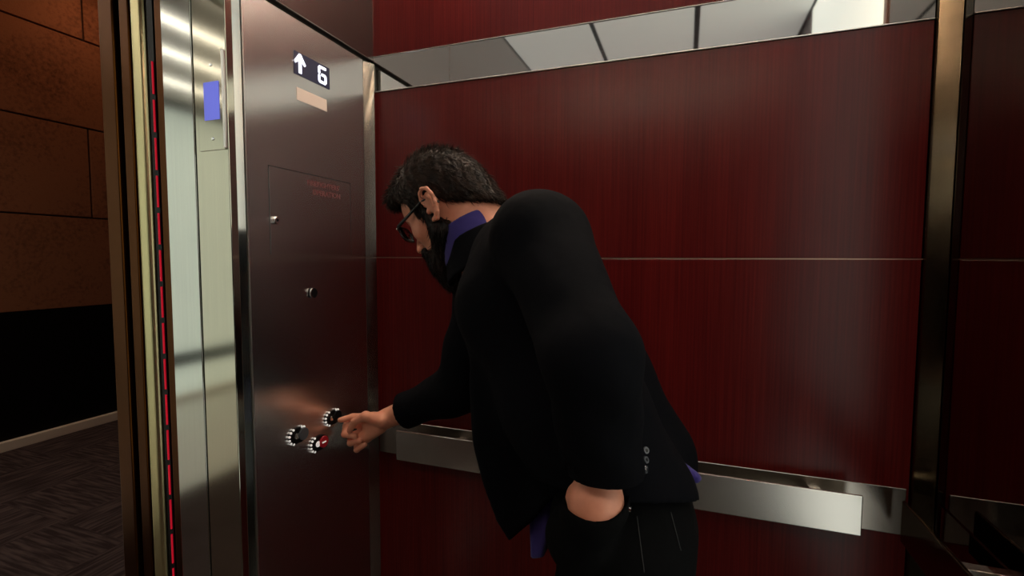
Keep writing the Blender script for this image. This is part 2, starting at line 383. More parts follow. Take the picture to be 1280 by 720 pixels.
# ------------------------------------------------------------------ handrails
def rail_back():
    t = empty('handrail', (-.2, YB, .81), 'flat brushed steel handrail bar on the wood wall, behind the man', 'handrail')
    box('backing_plate', XF + .012, .462, YB - .004, YB, .757, .861, 'backing', t, .001, 1)
    bm = bmesh.new()
    # bar with its ends turned back to the wall
    add_box(bm, -.787, .366, 1.196, 1.204, .768, .857)
    to_obj(bm, 'rail_bar', 'bar', t, bevel=.0025)
    for x in (-.60, -.1, .29):
        box('rail_bracket', x - .012, x + .012, 1.204, YB - .003, .79, .835, 'bar', t, .001)
rail_back()
t = empty('handrail', (XM, .3, .81), 'dark bronze handrail bar running forward along the mirror wall', 'handrail')
box('backing_plate', XM - .003, XM, -.86, 1.21, .757, .861, 'mirror', t)
box('rail_bar', .436, .444, -.80, 1.205, .768, .857, 'post', t, .0025)
for y in (1.02, .4, -.3):
    box('rail_bracket', .444, XM - .002, y - .012, y + .012, .79, .835, 'bar', t, .001)

# ------------------------------------------------------------------ control panel
cop = empty('control_panel', (XF, 1.01, .2), 'tall brushed steel lift control panel with floor display and call buttons', 'control panel')
box('cover_plate', XF - .02, XF, .8065, 1.2165, .06, 1.932, 'steel', cop, .0012)
box('plate_edge', XF - .010, XF + .0025, .8035, .8065, .06, 1.932, 'edge', cop)
box('panel_gap', XF - .02, XF - .006, .8015, .8036, .06, 1.932, 'dark', cop)
box('panel_gap', XF - .02, XF - .004, 1.2165, 1.2225, .06, 1.932, 'dark', cop)
dp = box('floor_display', XF, XF + .0016, .950, 1.073, 1.801, 1.855, 'screen', cop)
X1, X2 = XF + .0016, XF + .0028
bm = bmesh.new()
yc, zb, zt = .968, 1.806, 1.852
prism_x(bm, [(yc - .005, zb), (yc + .005, zb), (yc + .005, zt - .018), (yc - .005, zt - .018)], X1, X2)
prism_x(bm, [(yc - .019, zt - .021), (yc - .015, zt - .026), (yc, zt - .014), (yc + .015, zt - .026), (yc + .019, zt - .021), (yc + .003, zt), (yc - .003, zt)], X1, X2)
to_obj(bm, 'arrow_symbol', 'glyph', dp, bevel=.0003, seg=1)
bm = bmesh.new()
gy0, gy1, gz0, gz1, w = 1.030, 1.060, 1.8065, 1.8500, .0068
def seg(y0, y1, z0, z1):
    c = .0018
    prism_x(bm, [(y0 + c, z0), (y1 - c, z0), (y1, z0 + c), (y1, z1 - c), (y1 - c, z1), (y0 + c, z1), (y0, z1 - c), (y0, z0 + c)], X1, X2)
mz = (gz0 + gz1) / 2
seg(gy0 + .003, gy1 - .001, gz1 - w, gz1)
seg(gy0, gy0 + w, mz + .001, gz1 - .003); seg(gy0, gy0 + w, gz0 + .003, mz - .001)
seg(gy0 + .003, gy1 - .003, gz0, gz0 + w); seg(gy1 - w, gy1, gz0 + .003, mz + .001)
seg(gy0 + .011, gy1 - .003, mz - .003, mz + w - .003)
to_obj(bm, 'letter_g', 'glyph', dp)
box('name_plate', XF, XF + .001, .957, 1.061, 1.741, 1.771, 'plate', cop)
# service cabinet door: a hairline gap around a flush door
y0, y1, z0, z1, g = .866, 1.150, 1.366, 1.567, .0016
boxes('door_seam', [(XF - .001, XF + .0003, y0, y1, z1, z1 + g), (XF - .001, XF + .0003, y0 - g, y0, z0, z1 + g), (XF - .001, XF + .0003, y1, y1 + g, z0, z1 + g)], 'dark', cop)
sd = box('service_door', XF - .001, XF + .0006, y0 + .0005, y1 - .0005, z0, z1 - .0005, 'steel', cop)
lk = disc_x('door_lock', .880, 1.445, .0095, XF, XF + .008, 'chrome', sd, .002)
disc_x('key_slot', .880, 1.445, .003, XF + .008, XF + .0086, 'black', lk)
def text(name, s, size, y, z, x, mat, parent, align='CENTER'):
    cu = bpy.data.curves.new(name, 'FONT'); cu.body = s; cu.size = size; cu.align_x = align; cu.extrude = .0002
    to = bpy.data.objects.new(name, cu); COL.objects.link(to)
    dg = bpy.context.evaluated_depsgraph_get(); me = bpy.data.meshes.new_from_object(to.evaluated_get(dg))
    bpy.data.objects.remove(to)
    # text plane (x,y) -> world (Y,Z), facing +X
    me.transform(Matrix(((0, 0, 1, x), (1, 0, 0, y), (0, 1, 0, z), (0, 0, 0, 1))))
    me.materials.clear()
    return link(name, me, mat, parent)
text('red_lettering', "FIREFIGHTERS'", .019, 1.045, 1.540, XF + .0008, 'redtext', sd)
text('red_lettering', "OPERATION", .019, 1.055, 1.519, XF + .0008, 'redtext', sd)
k = disc_x('key_switch', .994, 1.269, .013, XF, XF + .006, 'black', cop, .0015)
bm = bmesh.new(); prism_x(bm, disc_pts(.994, 1.269, .0135, 14, math.pi * .6, math.pi * 1.45) + disc_pts(.994, 1.269, .011, 14, math.pi * 1.45, math.pi * .6), XF + .004, XF + .0072)
to_obj(bm, 'key_ring', 'chrome', k)

def call_button(cy, cz, kind):
    # black plate with a rounded left end, a bead ring, a raised marker and the round push button
    w, hh, d = .030, .0190, .0045
    pts = [(cy - w + hh + hh * math.cos(a), cz + hh * math.sin(a)) for a in np.linspace(math.pi / 2, math.pi * 1.5, 16)]
    pts += [(cy + w - hh + hh * math.cos(a), cz + hh * math.sin(a)) for a in np.linspace(-math.pi / 2, math.pi / 2, 16)]
    bm = bmesh.new(); prism_x(bm, pts, XF, XF + d)
    p = to_obj(bm, 'call_button', 'black', cop, bevel=.0015)
    p['label'] = {'plain': 'black round-ended call button with grey marker', 'red': 'black round-ended call button with red cap', 'press': 'black call button being pressed by the finger'}[kind]
    bm = bmesh.new()
    for a in np.linspace(math.pi * .58, math.pi * 1.42, 6):
        bmesh.ops.create_uvsphere(bm, u_segments=10, v_segments=6, radius=.0031, matrix=Matrix.Translation((XF + d - .001, cy - w + hh + (hh - .0008) * math.cos(a), cz + (hh - .0008) * math.sin(a))))
    to_obj(bm, 'bead_ring', 'bead', p, True)
    disc_x('raised_marker', cy - .006, cz + .0, .0075, XF + d, XF + d + .0018, 'chrome' if kind != 'red' else 'bead', p, .0006)
    disc_x('push_cap', cy + w - hh + .003, cz, .0155, XF + d, XF + d + .005, {'plain': 'button', 'red': 'red', 'press': 'black'}[kind], p, .0015)
    if kind != 'red':
        bm = bmesh.new()
        for a in (math.pi * .5, math.pi * .36): bmesh.ops.create_uvsphere(bm, u_segments=10, v_segments=6, radius=.003, matrix=Matrix.Translation((XF + d, cy + w - hh + hh * math.cos(a) * .95, cz + hh * .95 * math.sin(a))))
        to_obj(bm, 'cap_bead', 'bead', p, True)
    else:
        box('cap_mark', XF + d + .005, XF + d + .006, cy + w - hh - .006, cy + w - hh + .008, cz - .0015, cz + .0015, 'bead', p)
call_button(.932, .920, 'plain'); call_button(1.003, .874, 'red'); call_button(1.058, .926, 'press')

# indicator plate on the jamb
ip = empty('indicator_plate', (-.938, YJ, 1.583), 'small steel plate with a glowing blue screen on the door jamb', 'indicator')
box('mounting_plate', -.977, -.903, YJ - .003, YJ - .0, 1.583, 1.785, 'jamb_warm', ip, .0008)
box('plate_lip', -.905, -.899, YJ - .006, YJ, 1.585, 1.783, 'edge', ip, .001)
box('blue_screen', -.957, -.916, YJ - .0045, YJ - .003, 1.645, 1.722, 'lcd', ip)
for z in (1.757, 1.606):
    bm = bmesh.new(); bmesh.ops.create_cone(bm, cap_ends=True, segments=16, radius1=.0035, radius2=.0026, depth=.002, matrix=Matrix.Translation((-.937, YJ - .004, z)) @ Matrix.Rotation(math.pi / 2, 4, 'X'))
    to_obj(bm, 'screw', 'chrome', ip)
# light curtain on the door edge
lc = empty('light_curtain', (-1.125, YJ, .03), 'black safety light curtain strip with red glowing segments at the door edge', 'door sensor')
box('sensor_housing', -1.134, -1.116, YJ + .006, YJ + .02, .03, 2.05, 'black', lc)
z = .06
while z < 1.72:
    box('red_light', -1.1215, -1.1190, YJ + .003, YJ + .0062, z, z + .070, 'led_red', lc)
    z += .083

# ------------------------------------------------------------------ implicit surfaces for the figure
def nrm(v): v = np.asarray(v, float); return v / np.linalg.norm(v)
def cone(a, b, r1, r2):
    a, b = np.asarray(a, float), np.asarray(b, float)
    def f(P):
        ba = b - a; l2 = ba.dot(ba); h = np.clip(((P - a) @ ba) / l2, 0, 1)
        return np.linalg.norm(P - a - h[:, None] * ba, axis=1) - (r1 + (r2 - r1) * h)
    return f
def ell(c, r, R=None):
    """ellipsoid, R = rows are the local axes"""
    c, r = np.asarray(c, float), np.asarray(r, float)
    def f(P):
        q = P - c
        if R is not None: q = q @ R.T
        k0 = np.linalg.norm(q / r, axis=1); k1 = np.linalg.norm(q / (r * r), axis=1) + 1e-9
        return k0 * (k0 - 1) / k1
    return f
def prism(poly, c, ax, ay, az, half, rnd=.01):
    """polygon in local (ax, ay) extruded +-half along az, rounded"""
    V = np.asarray(poly, float); c = np.asarray(c, float)
    def f(P):
        q = P - c; x = q @ ax; y = q @ ay; z = q @ az
        p = np.stack([x, y], 1); d = np.full(len(P), 1e9); s = np.ones(len(P)); n = len(V)
        for i in range(n):
            a, b = V[i], V[i - 1]; e = b - a; w = p - a
            t = np.clip((w @ e) / (e @ e), 0, 1); d = np.minimum(d, ((w - t[:, None] * e) ** 2).sum(1))
            c1 = p[:, 1] >= a[1]; c2 = p[:, 1] < b[1]; c3 = e[0] * w[:, 1] > e[1] * w[:, 0]
            flip = (c1 & c2 & c3) | (~c1 & ~c2 & ~c3); s = np.where(flip, -s, s)
        d2 = s * np.sqrt(d) + rnd; dz = np.abs(z) - half + rnd
        return np.minimum(np.maximum(d2, dz), 0) + np.sqrt(np.maximum(d2, 0) ** 2 + np.maximum(dz, 0) ** 2) - rnd
    return f
def smin(a, b, k):
    if k <= 0: return np.minimum(a, b)
    h = np.clip(.5 + .5 * (b - a) / k, 0, 1)
    return b * (1 - h) + a * h - k * h * (1 - h)
def union(lst, P):
    d = None
    for f, k in lst:
        v = f(P); d = v if d is None else smin(d, v, k)
    return d
def surface(fn, lo, hi, h):
    """surface nets over a sparse set of 8-cell blocks"""
    lo = np.asarray(lo, float); B = 8; bs = B * h
    nb = np.ceil((np.asarray(hi) - lo) / bs).astype(int)
    g = np.stack(np.meshgrid(*[np.arange(k) for k in nb], indexing='ij'), -1).reshape(-1, 3)
    d = np.concatenate([fn(lo + (c + .5) * bs) for c in np.array_split(g, max(1, len(g) // 200000 + 1))])
    g = g[np.abs(d) < bs * 1.35]
    loc = np.stack(np.meshgrid(*[np.arange(B + 1)] * 3, indexing='ij'), -1).reshape(-1, 3)
    Ss = 1 << 13; keys, verts, quads = [], [], []
    for ch in np.array_split(g, max(1, len(g) // 400 + 1)):
        if not len(ch): continue
        gi = ch[:, None, :] * B + loc[None]
        v = fn((lo + gi.reshape(-1, 3) * h)).reshape(len(ch), B + 1, B + 1, B + 1)
        ins = v < 0
        cs = lambda A, i, j, k: A[:, i:i + B, j:j + B, k:k + B]
        cnt = sum(cs(ins, i, j, k).astype(np.int8) for i in (0, 1) for j in (0, 1) for k in (0, 1))
        act = (cnt > 0) & (cnt < 8)
        acc = np.zeros(act.shape + (3,)); num = np.zeros(act.shape)
        for ax in range(3):
            for p in (0, 1):
                for q in (0, 1):
                    o0 = [0, 0, 0]; oth = [a for a in range(3) if a != ax]; o0[oth[0]] = p; o0[oth[1]] = q
                    o1 = list(o0); o1[ax] = 1
                    a, b = cs(v, *o0), cs(v, *o1); m = (a < 0) != (b < 0)
                    t = np.where(m, a / np.where(m, a - b, 1), 0)
                    pt = np.zeros(act.shape + (3,)); pt[..., :] = o0; pt[..., ax] += t
                    acc += pt * m[..., None]; num += m
        idx = np.argwhere(act)
        base = ch[idx[:, 0]] * B + idx[:, 1:]
        verts.append(lo + (base + acc[act] / num[act][:, None]) * h)
        key = lambda c: ((c[:, 0] + 1).astype(np.int64) * Ss + (c[:, 1] + 1)) * Ss + (c[:, 2] + 1)
        keys.append(key(base))
        for ax in range(3):
            o1 = [0, 0, 0]; o1[ax] = 1
            a, b = cs(ins, 0, 0, 0), cs(ins, *o1); e = np.argwhere(a != b)
            if not len(e): continue
            c = ch[e[:, 0]] * B + e[:, 1:]; s = a[tuple(e.T)]
            u, w = [(1, 2), (2, 0), (0, 1)][ax]
            du = np.zeros(3, int); du[u] = 1; dw = np.zeros(3, int); dw[w] = 1
            q = np.stack([key(c - du - dw), key(c - dw), key(c), key(c - du)], 1)
            q[~s] = q[~s][:, ::-1]
            quads.append(q)
    keys = np.concatenate(keys); verts = np.concatenate(verts); quads = np.concatenate(quads)
    o = np.argsort(keys); keys, verts = keys[o], verts[o]
    ix = np.searchsorted(keys, quads); ix[ix >= len(keys)] = 0
    ok = (keys[ix] == quads).all(1); ix = ix[ok]
    # two passes of light smoothing
    return verts, ix
def relax(v, q, n=2):
    for _ in range(n):
        acc = np.zeros_like(v); c = np.zeros(len(v))
        for a, b in ((0, 1), (1, 2), (2, 3), (3, 0)):
            for i, j in ((a, b), (b, a)):
                np.add.at(acc, q[:, i], v[q[:, j]]); np.add.at(c, q[:, i], 1)
        m = c > 0; v[m] = .5 * v[m] + .5 * acc[m] / c[m][:, None]
    return v
def organic(name, fn, lo, hi, h, mat, parent, n=2):
    v, q = surface(fn, lo, hi, h); v = relax(v, q, n)
    me = bpy.data.meshes.new(name); me.from_pydata(v.tolist(), [], q.tolist()); me.update()
    me.polygons.foreach_set('use_smooth', [True] * len(me.polygons))
    return link(name, me, mat, parent)

# ------------------------------------------------------------------ the man
man = empty('person', (-.12, .88, 0), 'bearded man in black blazer leaning forward, pressing a button, hand in pocket', 'person')
# head frame
yaw, pit = math.radians(6), math.radians(32)
HF = np.array([-math.cos(yaw) * math.cos(pit), math.sin(yaw) * math.cos(pit), -math.sin(pit)])
HU = np.array([-math.cos(yaw) * math.sin(pit), math.sin(yaw) * math.sin(pit), math.cos(pit)])
HL = np.cross(HU, HF)
HR = np.stack([HF, HL, HU])
EARP = at(541, 259, .865)
HC = EARP - HL * .074
def hd(f, l, u): return HC + HF * f + HL * l + HU * u
NB = at(606, 300, .93)                    # base of the neck

# arms
SHL, ELL, WRL = at(675, 300, .72), at(741, 450, .585), at(748, 598, .69)
SHR, ELR, WRR = at(612, 372, 1.03), at(572, 486, 1.075), at(486, 522, 1.080)
# right hand, pointing; (u, v, depth)
def finger(pts, r): return [(cone(at(pts[i][0], pts[i][1], pts[i][2] * .967), at(pts[i + 1][0], pts[i + 1][1], pts[i + 1][2] * .967), r[i], r[i + 1]), .0035 if i else .006) for i in range(len(pts) - 1)]
def ah(u, v, Y): return at(u, v, Y * .967)
handR = []
handR += [(cone(ah(483, 523, 1.112), ah(462, 528, 1.115), .023, .022), .02), (cone(ah(474, 534, 1.108), ah(456, 546, 1.112), .019, .018), .015),
          (cone(ah(466, 524, 1.12), ah(452, 524, 1.13), .018, .013), .012)]
handR += [(cone(ah(478, 526, 1.09), ah(457, 520, 1.085), .016, .0125), .012), (cone(ah(457, 520, 1.085), ah(443, 527, 1.082), .0115, .0098), .006), (cone(ah(443, 527, 1.082), ah(437, 538, 1.083), .0095, .0080), .003)]
handR += finger([(456, 521, 1.13), (441, 521, 1.118), (431, 524, 1.105), (425, 525, 1.095)], [.0105, .0092, .0082, .0070])
handR += finger([(452, 530, 1.135), (433, 532, 1.120), (431, 543, 1.095), (443, 545, 1.085)], [.0105, .0098, .0090, .0078])
handR += finger([(455, 539, 1.135), (438, 545, 1.120), (438, 554, 1.093), (449, 551, 1.085)], [.0105, .0094, .0086, .0075])
handR += finger([(461, 548, 1.132), (446, 557, 1.118), (446, 562, 1.095), (456, 556, 1.087)], [.0098, .0086, .0080, .0068])
# left hand, in the pocket
handL = [(cone(WRL, at(745, 628, .672), .028, .034), .02), (cone(at(745, 628, .672), at(728, 668, .72), .036, .030), .02),
         (cone(at(722, 618, .69), at(712, 640, .71), .016, .012), .012)]
for i in range(4):
    a = at(742 - i * 8, 660 + i * 2, .705 + i * .012); b = at(742 - i * 11, 700 + i * 2, .72 + i * .012)
    handL.append((cone(a, b, .010, .008), .005))
handL.append((cone(at(712, 640, .71), at(706, 664, .735), .011, .009), .004))

head = [
    (ell(hd(.012, 0, .040), (.092, .074, .088), HR), 0),
    (ell(hd(.040, 0, -.022), (.052, .058, .085), HR), .03),
    (ell(hd(.055, 0, -.080), (.038, .036, .030), HR), .03),
    (cone(hd(.012, .052, -.060), hd(.062, .020, -.088), .016, .016), .02),
    (cone(hd(.012, -.052, -.060), hd(.062, -.020, -.088), .016, .016), .02),
    (cone(hd(.078, .030, .030), hd(.086, .008, .026), .010, .010), .012),
    (cone(hd(.078, -.030, .030), hd(.086, -.008, .026), .010, .010), .012),
    (cone(hd(.088, 0, .018), hd(.114, 0, -.026), .0080, .0100), .010),
    (ell(hd(.103, .011, -.030), (.011, .008, .008), HR), .006),
    (ell(hd(.103, -.011, -.030), (.011, .008, .008), HR), .006),
    (ell(hd(.060, .042, -.012), (.022, .020, .018), HR), .02),
    (ell(hd(.060, -.042, -.012), (.022, .020, .018), HR), .02),
    (cone(hd(.090, -.020, -.053), hd(.090, .020, -.053), .0060, .0060), .006),
    (cone(hd(.087, -.017, -.063), hd(.087, .017, -.063), .0070, .0070), .006),
]
def ear(s):
    e = []
    cx, cu = -.006, .004
    path = []
    for a in np.linspace(-160, 120, 13):
        a = math.radians(a)
        path.append((cx - .006 - math.sin(a) * .0 + .0, 0, 0))
    # helix outline in (f, u), standing off the head by l
    o = [(.012, .010, .077), (.013, .024, .080), (.006, .035, .085), (-.006, .038, .090), (-.018, .030, .094), (-.022, .015, .094), (-.018, -.002, .090), (-.010, -.016, .085), (.000, -.026, .081), (.008, -.024, .078)]
    for i in range(len(o) - 1):
        (f0, u0, l0), (f1, u1, l1) = o[i], o[i + 1]
        r = .0040 if i < 7 else .0058
        e.append((cone(hd(f0, s * l0, u0), hd(f1, s * l1, u1), r, r), .003 if i else .004))
    i_ = [(-.004, .026, .083), (-.011, .012, .086), (-.008, -.002, .083), (.000, -.010, .080)]
    for i in range(3):
        (f0, u0, l0), (f1, u1, l1) = i_[i], i_[i + 1]
        e.append((cone(hd(f0, s * l0, u0), hd(f1, s * l1, u1), .0032, .0030), .003))
    e.append((ell(hd(-.005, s * .078, .008), (.015, .0055, .026), HR), .004))
    e.append((ell(hd(.011, s * .078, -.004), (.005, .005, .007), HR), .003))
    return e
head += ear(1) + ear(-1)
neck = [(cone(hd(-.028, 0, -.030), NB + np.array([.01, 0, -.01]), .056, .062), .03), (cone(hd(-.038, 0, -.01), NB + np.array([.03, 0, .0]), .036, .050), .03)]
PEL = at(782, 610, .88)
def off(p, d): return np.asarray(p) + np.asarray(d)
torso_in = [(cone(off(NB, (.04, 0, -.06)), PEL, .075, .085), .05), (cone(SHL, SHR, .05, .05), .06),
            (cone(off(PEL, (0, -.06, 0)), off(PEL, (0, .06, 0)), .085, .085), .03)]
armL = [(cone(SHL, ELL, .050, .040), .03), (cone(ELL, WRL, .038, .027), .02)]
armR = [(cone(SHR, ELR, .050, .040), .03), (cone(ELR, WRR, .038, .0265), .02)]
KNL, ANL = np.array([-.10, .79, .50]), np.array([-.02, .79, .10])
KNR, ANR = np.array([-.22, 1.00, .50]), np.array([-.17, 1.00, .10])
legs = [(cone(off(PEL, (.0, -.08, -.06)), KNL, .075, .05), .03), (cone(KNL, ANL, .05, .035), .02), (cone(off(PEL, (.0, .09, -.06)), KNR, .075, .05), .03), (cone(KNR, ANR, .05, .035), .02),
        (cone(ANL, off(ANL, (-.14, 0, -.055)), .034, .025), .02), (cone(ANR, off(ANR, (-.14, 0, -.055)), .034, .025), .02)]
eyes = [(ell(hd(.0745, s * .031, .012), (.0125, .0125, .0115), HR), .002) for s in (1, -1)]
def body_fn(P):
    out = np.full(len(P), 1.0)
    # head
    m = np.linalg.norm(P - HC, axis=1) < .26
    if m.any():
        Q = P[m]; d = union(head, Q)
        for s in (1, -1):
            d = -smin(-d, ell(hd(.092, s * .030, .012), (.014, .017, .012), HR)(Q), .010)
        for s in (1, -1):
            d = -smin(-d, ell(hd(.002, s * .087, .003), (.0055, .006, .009), HR)(Q), .003)
        d = smin(d, union(eyes, Q), .002)
        out[m] = d
    d2 = union(neck + torso_in, P)
    out = smin(out, d2, .02)
    a = union(armL, P); out = smin(out, a, .03)
    a = union(armR, P); out = smin(out, a, .03)
    m = np.linalg.norm(P - at(455, 535, 1.07), axis=1) < .20
    if m.any(): out[m] = smin(out[m], union(handR, P[m]), .008)
    m = np.linalg.norm(P - at(735, 650, .70), axis=1) < .22
    if m.any(): out[m] = smin(out[m], union(handL, P[m]), .012)
    m = P[:, 2] < .95
    if m.any(): out[m] = smin(out[m], union(legs, P[m]), .03)
    return out
body = organic('body', body_fn, (-.93, .48, .0), (.12, 1.24, 1.66), .003, 'skin', man, 1)

# ---- jacket
AX, AY, AZ = np.array([1., 0, 0]), np.array([0, 0, 1.]), np.array([0, 1., 0])
def poly_at(pts, Y):
    return [(p[0], p[2]) for p in (at(u, v, Y) for u, v in pts)]
J = []
for dy, s in ((-.08, 1), (.09, 1)):
    J += [(cone(at(662, 335, .93) + (0, dy * .8, 0), at(672, 376, .90) + (0, dy, 0), .086, .112), .06),
          (cone(at(672, 376, .90) + (0, dy, 0), at(728, 490, .88) + (0, dy, 0), .112, .108), .05),
          (cone(at(728, 490, .88) + (0, dy, 0), at(786, 597, .88) + (0, dy, 0), .112, .118), .05)]
J += [(cone(SHL, at(650, 322, .93), .072, .08), .05), (cone(SHR, at(650, 326, .93), .07, .08), .05)]
flap = prism(poly_at([(600, 400), (592, 470), (600, 548), (611, 600), (624, 645), (638, 674), (664, 654), (690, 622), (712, 606), (740, 560), (720, 440), (660, 380)], .80), (0, 0, 0), AX, AY, AZ, .025, .012)
def flap_fn(P):
    Q = P.copy(); Q[:, 1] -= .80 - .02 * np.sin((P[:, 0] + .2) * 30) * np.clip((1.25 - P[:, 2]) * 3, 0, 1)
    return flap(Q)
flap2 = prism(poly_at([(610, 400), (608, 470), (612, 560), (625, 625), (650, 640), (700, 600), (740, 560), (700, 440)], .98), (0, .98, 0), AX, AY, AZ, .022, .012)
arm_sl = [(cone(SHL, ELL, .073, .056), .04), (cone(ELL, off(WRL, (.008, -.004, .004)), .058, .056), .03)]
arm_sr = [(cone(SHR, ELR, .076, .060), .04), (cone(ELR, at(492, 518, 1.080), .058, .043), .03)]
cuffL_c, cuffL_n = at(745, 605, .635), nrm((.05, 0, -1))
cuffR_c, cuffR_n = at(508, 520, 1.078), nrm(WRR - ELR)
ndir = nrm(HC + HF * -.03 - NB)
col_c = at(590, 287, .93)
def folds(P, a, amp, fr):
    return amp * np.sin(P @ np.asarray(a) * fr + 2.0 * np.sin(P @ np.array([7., 5, 3])))
def jacket_fn(P):
    d = union(J, P)
    # hem of the torso
    d = np.maximum(d, 1.004 - .30 * (P[:, 1] - .72) - P[:, 2])
    d = smin(d, flap_fn(P), .03); d = smin(d, flap2(P), .03)
    # neck opening
    d = np.maximum(d, (P - (NB + ndir * .012)) @ ndir * 1.0 - .035)
    d = -smin(-d, cone(NB - ndir * .08, HC, .066, .066)(P), .004)
    # sleeves
    sl = union(arm_sl, P) + folds(P, (.4, .3, 1), .0022, 60) * np.clip((1.35 - P[:, 2]) * 6, 0, 1)
    sl = np.maximum(sl, (P - cuffL_c) @ cuffL_n)
    sl = np.maximum(sl, -np.maximum(cone(ELL, WRL + (WRL - ELL) * .4, .046, .046)(P), -((P - cuffL_c) @ cuffL_n + .05)))
    d = smin(d, sl, .022)
    sr = union(arm_sr, P) + folds(P, (1, .3, .6), .0025, 55)
    sr = np.maximum(sr, (P - cuffR_c) @ cuffR_n)
    sr = np.maximum(sr, -np.maximum(cone(ELR, WRR + (WRR - ELR) * .4, .036, .036)(P), -((P - cuffR_c) @ cuffR_n + .05)))
    d = smin(d, sr, .03)
    return d + folds(P, (.5, .1, -.6), .0015, 34)
jacket = organic('blazer', jacket_fn, (-.82, .44, .80), (.16, 1.26, 1.60), .004, 'jacket', man, 2)
# jacket collar and lapel
def ring_part(c, n, r_in, r_out, t0, t1, flare):
    n = nrm(n)
    def f(P):
        q = P - c; t = q @ n; rr = np.linalg.norm(q - t[:, None] * n, axis=1) + t * flare
        return np.maximum(np.maximum(rr - r_out, r_in - rr), np.maximum(t - t1, t0 - t)) - .002
    return f
cdir = nrm(ndir + np.array([0, 0, .15]))
organic('shirt_collar', ring_part(col_c - ndir * .006, cdir, .0640, .0695, -.045, .018, .25), col_c - .13, col_c + .13, .003, 'shirt', man, 2)
organic('blazer_collar', ring_part(col_c - ndir * .034 + np.array([.008, 0, 0]), nrm(ndir + np.array([0, 0, .2])), .0720, .0810, -.05, .014, .35), col_c - .15, col_c + .15, .003, 'jacket', man, 2)
# shirt body: torso below the blazer, tail out at the back and the front
def shirt_fn(P):
    d = union([(cone(at(655, 345, .93), PEL, .07, .08), .05), (cone(off(PEL, (0, -.07, .0)), off(PEL, (0, .08, .0)), .095, .095), .03)], P)
    tail = cone(at(846, 588, .86), at(869, 597, .84), .020, .010)(P)
    front = prism(poly_at([(664, 600), (668, 690), (684, 688), (700, 600)], .86), (0, .86, 0), AX, AY, AZ, .03, .008)(P)
    d = np.maximum(d, .985 - .30 * (P[:, 1] - .72) - P[:, 2])
    d = smin(d, cone(NB + ndir * .0, NB - ndir * .10, .064, .070)(P), .01)
    return smin(smin(d, tail, .005), front, .01)
organic('shirt', shirt_fn, (-.42, .60, .80), (.14, 1.16, 1.5), .004, 'shirt', man, 2)

# ---- trousers
pk_c = at(745, 612, .67); PKN = nrm(np.array([-.22, -.28, 1.0]))
def trousers_fn(P):
    t = [(cone(off(PEL, (.0, -.075, -.01)), off(PEL, (.0, .085, -.01)), .112, .112), .04),
         (cone(off(PEL, (.010, -.085, -.07)), KNL, .108, .070), .05), (cone(KNL, off(ANL, (0, 0, -.03)), .072, .060), .04),
         (cone(off(PEL, (-.01, .10, -.07)), KNR, .105, .070), .05), (cone(KNR, off(ANR, (0, 0, -.03)), .072, .060), .04)]
    d = union(t, P)
    d = np.maximum(d, P[:, 2] - (PEL[2] + .085))
    hand = union([(cone(at(746, 615, .672), at(744, 630, .674), .040, .043), .02), (cone(at(744, 630, .674), at(726, 672, .715), .044, .046), .02), (cone(at(726, 672, .715), at(722, 715, .74), .046, .03), .03)], P)
    d = smin(d, hand, .012)
    d = -smin(-d, cone(at(744, 590, .62), at(740, 590, .68), .060, .060)(P), .003)
    d += folds(P, (.2, .3, 1), .002, 45)
    return np.maximum(d, .035 - P[:, 2])
organic('trousers', trousers_fn, (-.36, .58, .02), (.14, 1.20, 1.04), .004, 'trousers', man, 1)
for an in (ANL, ANR):
    def shoe_fn(P, an=an):
        a = off(an, (.02, 0, -.05)); b = off(an, (-.17, 0, -.060))
        d = union([(cone(off(an, (.01, 0, -.01)), a, .040, .042), .02), (cone(a, off(an, (-.09, 0, -.055)), .042, .046), .03), (cone(off(an, (-.09, 0, -.055)), b, .046, .036), .02)], P)
        d = np.maximum(d, .004 - P[:, 2]); return np.maximum(d, P[:, 2] - .115)
    organic('shoe', shoe_fn, off(an, (-.26, -.08, -.10)), off(an, (.12, .08, .06)), .004, 'leather', man, 1)

# ---- surface finders: march along a sight line to the first hit, to seat small parts on the cloth
def seat(fn, u, v):
    r = at(u, v, 1.0) - np.array([0, 0, H]); Y = np.linspace(.42, 1.2, 1600)
    P = np.array([0, 0, H]) + r[None] * Y[:, None]; d = fn(P)
    i = int(np.argmax(d < 0)); p = P[i]
    e = .004; g = np.array([fn((p + np.eye(3)[k] * e)[None])[0] - fn((p - np.eye(3)[k] * e)[None])[0] for k in range(3)])
    return p, nrm(g)
def disc_on(name, p, n, r, t, mat, parent):
    n = Vector(n); q = Vector((0, 0, 1)).rotation_difference(n).to_matrix().to_4x4()
    bm = bmesh.new(); bmesh.ops.create_cone(bm, cap_ends=True, segments=20, radius1=r, radius2=r * .85, depth=t, matrix=Matrix.Translation(Vector(p) + n * t * .3) @ q)
    return to_obj(bm, name, mat, parent)
for v in (563, 575, 587):
    p, n = seat(jacket_fn, 807, v)
    b = disc_on('sleeve_button', p, n, .0058, .003, 'button', jacket)
    disc_on('button_center', p + n * .0018, n, .0028, .0012, 'black', b)
p, n = seat(trousers_fn, 787, 636); disc_on('rivet', p, n, .0042, .003, 'chrome', man)
def seam(name, px, fn, mat, r=.0008):
    pts = []
    for u, v in px:
        p, n = seat(fn, u, v); pts.append(p + n * .0006)
    bm = bmesh.new(); tube(bm, pts, r, 5); return to_obj(bm, name, mat, man, True)
seam('side_seam', [(796 + i * .9, 645 + i * 7) for i in range(11)], trousers_fn, 'stitch')
seam('pocket_seam', [(838 + i * 1.6, 640 + i * 6) for i in range(9)], trousers_fn, 'stitch')

